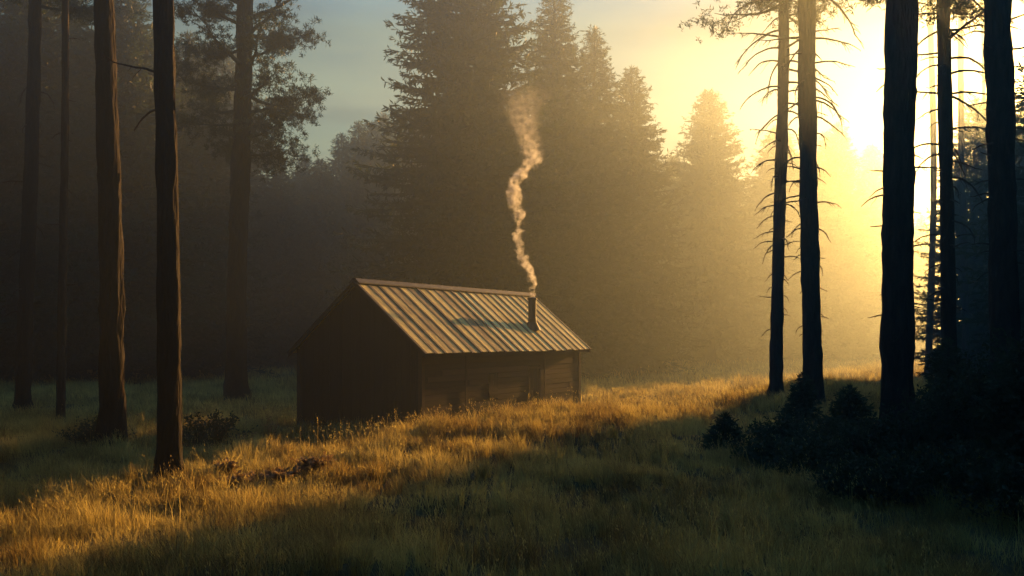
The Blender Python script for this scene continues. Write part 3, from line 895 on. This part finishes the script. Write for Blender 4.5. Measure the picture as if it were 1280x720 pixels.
# stove pipe
cu, cv = 8.75, 1.02
cz = ZE + SL * cv
ch = MB(); ch.tube([(cu, cv, cz - .25), (cu, cv, cz + .4), (cu, cv, cz + .42), (cu, cv, cz + 1.12)], [.165, .165, .155, .155], 24, tint=.5)
chm = ch.build('chimney', M['pipe'], CB, smooth=False)
c2 = MB(); c2.tube([(cu, cv, cz + 1.123), (cu, cv, cz + 1.135), (cu, cv, cz + 1.20)], [.18, .19, .19], 24, tint=.5); c2.build('chimney_rim', M['pipe'], chm)
c3 = MB(); c3.tube([(cu, cv, cz - .06), (cu, cv, cz + .14), (cu, cv, cz + .26)], [.34, .24, .185], 20, tint=.3); c3.build('flashing', M['pipe'], chm)
CHX = P0 + AV * cu + BV * cv
CHZ = -.05 + cz + 1.2


# ------------------------------------------------------------------ smoke (a real volume in its own hull)
def smoke():
    Zc = float(CHX[1]); HT = 8.2
    # drift read off the photo: (row, column, radius m, density)
    rows = [(366, 663, .10, .8), (352, 667, .12, 1.0), (340, 663, .19, 1.0), (318, 652, .17, .9), (300, 646, .15, .6), (283, 650, .13, .3), (262, 648, .20, .5), (240, 642, .24, .6),
            (222, 645, .26, .5), (210, 657, .30, .34), (198, 668, .36, .10), (172, 660, .5, .028), (140, 652, .75, .010), (105, 660, 1.2, .0)]
    pts = []
    for (py, px_, r, dn) in rows:
        z = (HY - py) / F * Zc + CAMZ - CHZ
        pts.append((z, X_at(px_, Zc) - float(CHX[0]), r, dn))
    zt = pts[-1][0]
    mb = MB()
    P = [(0 + 0, 0, .01)] + [(x, 0, z) for z, x, r, dn in pts if z > .05]
    R = [.16] + [r * 1.9 + .12 for z, x, r, dn in pts if z > .05]
    zz = np.linspace(P[0][2], P[-1][2], 50); P = np.array(P)
    Q = np.stack([np.interp(zz, P[:, 2], P[:, 0]), zz * 0, zz], -1)
    mb.tube(Q, np.interp(zz, P[:, 2], R), 18)
    m, nt, out = mat('chimney_smoke'); L = nt.links.new
    tc = N(nt, 'ShaderNodeTexCoord'); 
    n1 = N(nt, 'ShaderNodeTexNoise'); n1.inputs['Scale'].default_value = 2.6; n1.inputs['Detail'].default_value = 4
    L(tc.outputs['Object'], n1.inputs['Vector'])
    sb = N(nt, 'ShaderNodeVectorMath', operation='SUBTRACT'); sb.inputs[1].default_value = (.5, .5, .5); L(n1.outputs['Color'], sb.inputs[0])
    sc_ = N(nt, 'ShaderNodeVectorMath', operation='SCALE'); sc_.inputs['Scale'].default_value = .75; L(sb.outputs[0], sc_.inputs[0])
    ad = N(nt, 'ShaderNodeVectorMath', operation='ADD'); L(tc.outputs['Object'], ad.inputs[0]); L(sc_.outputs[0], ad.inputs[1])
    sx = N(nt, 'ShaderNodeSeparateXYZ'); L(ad.outputs[0], sx.inputs[0])
    dv = N(nt, 'ShaderNodeMath', operation='DIVIDE'); dv.inputs[1].default_value = zt; L(sx.outputs['Z'], dv.inputs[0])
    # ramp colour = (drift/4+.5, radius/2, density)
    stops = [(max(0, min(1, z / zt)), (x / 4 + .5, r / 2, dn)) for z, x, r, dn in pts]
    stops[0] = (0.0, (.5, .05, .9))
    rp = ramp(nt, stops, dv.outputs[0])
    sr = N(nt, 'ShaderNodeSeparateColor'); L(rp.outputs[0], sr.inputs[0])
    cxn = N(nt, 'ShaderNodeMath', operation='MULTIPLY_ADD'); cxn.inputs[1].default_value = 4; cxn.inputs[2].default_value = -2; L(sr.outputs[0], cxn.inputs[0])
    dx = N(nt, 'ShaderNodeMath', operation='SUBTRACT'); L(sx.outputs['X'], dx.inputs[0]); L(cxn.outputs[0], dx.inputs[1])
    cv3 = N(nt, 'ShaderNodeCombineXYZ'); L(dx.outputs[0], cv3.inputs['X']); L(sx.outputs['Y'], cv3.inputs['Y'])
    ln = N(nt, 'ShaderNodeVectorMath', operation='LENGTH'); L(cv3.outputs[0], ln.inputs[0])
    rd = N(nt, 'ShaderNodeMath', operation='MULTIPLY'); rd.inputs[1].default_value = 2; L(sr.outputs[1], rd.inputs[0])
    q = N(nt, 'ShaderNodeMath', operation='DIVIDE'); L(ln.outputs['Value'], q.inputs[0]); L(rd.outputs[0], q.inputs[1])
    mr = N(nt, 'ShaderNodeMapRange', interpolation_type='SMOOTHSTEP'); mr.inputs['From Min'].default_value = 1.25; mr.inputs['From Max'].default_value = .3; L(q.outputs[0], mr.inputs['Value'])
    n2 = N(nt, 'ShaderNodeTexNoise'); n2.inputs['Scale'].default_value = 4.5; n2.inputs['Detail'].default_value = 4; L(tc.outputs['Object'], n2.inputs['Vector'])
    m2 = N(nt, 'ShaderNodeMapRange'); m2.inputs['From Min'].default_value = .42; m2.inputs['From Max'].default_value = .68; L(n2.outputs['Fac'], m2.inputs['Value'])
    d1 = N(nt, 'ShaderNodeMath', operation='MULTIPLY'); L(mr.outputs[0], d1.inputs[0]); L(m2.outputs[0], d1.inputs[1])
    d2 = N(nt, 'ShaderNodeMath', operation='MULTIPLY'); L(d1.outputs[0], d2.inputs[0]); L(sr.outputs[2], d2.inputs[1])
    d3 = N(nt, 'ShaderNodeMath', operation='MULTIPLY'); d3.inputs[1].default_value = 40.0; L(d2.outputs[0], d3.inputs[0])
    pv = N(nt, 'ShaderNodeVolumePrincipled'); pv.inputs['Color'].default_value = (.88, .95, 1, 1); pv.inputs['Anisotropy'].default_value = .45
    L(d3.outputs[0], pv.inputs['Density']); L(pv.outputs[0], out.inputs['Volume'])
    o = mb.build('smoke', m); o.location = (float(CHX[0]), float(CHX[1]), CHZ)
    tag(o, 'thin white smoke curling up from the cabin stove pipe', 'smoke', kind='stuff')


smoke()

# ------------------------------------------------------------------ haze
HAZE = .0045
hz = MB(); hz.box(-430, 430, -130, 630, -5.5, 33.5)
m, nt, out = mat('forest_haze')
pv = N(nt, 'ShaderNodeVolumePrincipled'); pv.inputs['Color'].default_value = (.68, .88, .97, 1)
pv.inputs['Density'].default_value = HAZE; pv.inputs['Anisotropy'].default_value = .84
nt.links.new(pv.outputs[0], out.inputs['Volume'])
ho = hz.build('haze', m); tag(ho, kind='stuff'); tag(ho, 'warm morning haze filling the clearing and forest', 'haze')

# ------------------------------------------------------------------ world and sun
w = bpy.data.worlds.new('World'); S.world = w; w.use_nodes = True
nt = w.node_tree; nt.nodes.clear(); L = nt.links.new
wo = nt.nodes.new('ShaderNodeOutputWorld'); bg = nt.nodes.new('ShaderNodeBackground')
sky = nt.nodes.new('ShaderNodeTexSky'); sky.sky_type = 'NISHITA'; sky.sun_disc = False
sky.sun_elevation = SUN_EL; sky.sun_rotation = SUN_AZ
sky.air_density = 1.3; sky.dust_density = .35; sky.ozone_density = 2.5
tc = nt.nodes.new('ShaderNodeTexCoord'); mp = nt.nodes.new('ShaderNodeMapping'); mp.inputs['Scale'].default_value = (1.2, 1.2, 6)
no = nt.nodes.new('ShaderNodeTexNoise'); no.inputs['Scale'].default_value = 3.2; no.inputs['Detail'].default_value = 6
L(tc.outputs['Generated'], mp.inputs[0]); L(mp.outputs[0], no.inputs['Vector'])
rc = ramp(nt, [(.38, (.75, .76, .80)), (.5, (1, 1, 1)), (.66, (1.35, 1.25, 1.1))], no.outputs['Fac'])
mu = nt.nodes.new('ShaderNodeMixRGB'); mu.blend_type = 'MULTIPLY'; mu.inputs[0].default_value = 1
sz = nt.nodes.new('ShaderNodeSeparateXYZ'); L(tc.outputs['Generated'], sz.inputs[0])
re_ = ramp(nt, [(0, (.30, .28, .19)), (.3, (.27, .27, .205)), (.45, (.24, .46, .58)), (1, (.30, .72, 1.05))], sz.outputs['Z'])
m0 = nt.nodes.new('ShaderNodeMixRGB'); m0.blend_type = 'MULTIPLY'; m0.inputs[0].default_value = 1
L(sky.outputs[0], m0.inputs[1]); L(re_.outputs[0], m0.inputs[2]); L(m0.outputs[0], mu.inputs[1]); L(rc.outputs[0], mu.inputs[2]); L(mu.outputs[0], bg.inputs[0])
bg.inputs[1].default_value = .10
L(bg.outputs[0], wo.inputs[0])

sd = bpy.data.lights.new('sun', 'SUN'); sd.energy = 5.0; sd.angle = math.radians(.5); sd.color = (1.0, .47, .12)
so = bpy.data.objects.new('sun', sd); COL.objects.link(so)
sv = Vector((math.sin(SUN_AZ) * math.cos(SUN_EL), math.cos(SUN_AZ) * math.cos(SUN_EL), math.sin(SUN_EL)))
so.rotation_euler = sv.to_track_quat('Z', 'Y').to_euler(); so.location = (40, 60, 30)

# ------------------------------------------------------------------ camera
cd = bpy.data.cameras.new('camera'); cam = bpy.data.objects.new('camera', cd); COL.objects.link(cam)
cam.location = (0, 0, CAMZ); cam.rotation_euler = (PI / 2, 0, 0)
cd.sensor_width = 36; cd.lens = 36 * F / 1280; cd.shift_y = (HY - 360) / 1280
cd.clip_start = .1; cd.clip_end = 2000
S.camera = cam

S.view_settings.view_transform = 'Standard'; S.view_settings.look = 'None'
S.view_settings.gamma = 1; S.view_settings.use_curve_mapping = False
S.view_settings.exposure = 1.80
S.render.engine = 'CYCLES'
cy = S.cycles
cy.max_bounces = 5; cy.diffuse_bounces = 2; cy.glossy_bounces = 2; cy.transmission_bounces = 3; cy.volume_bounces = 0; cy.transparent_max_bounces = 8
cy.use_denoising = True
cy.volume_max_steps = 256; cy.volume_step_rate = 1.0
cy.sample_clamp_indirect = 4
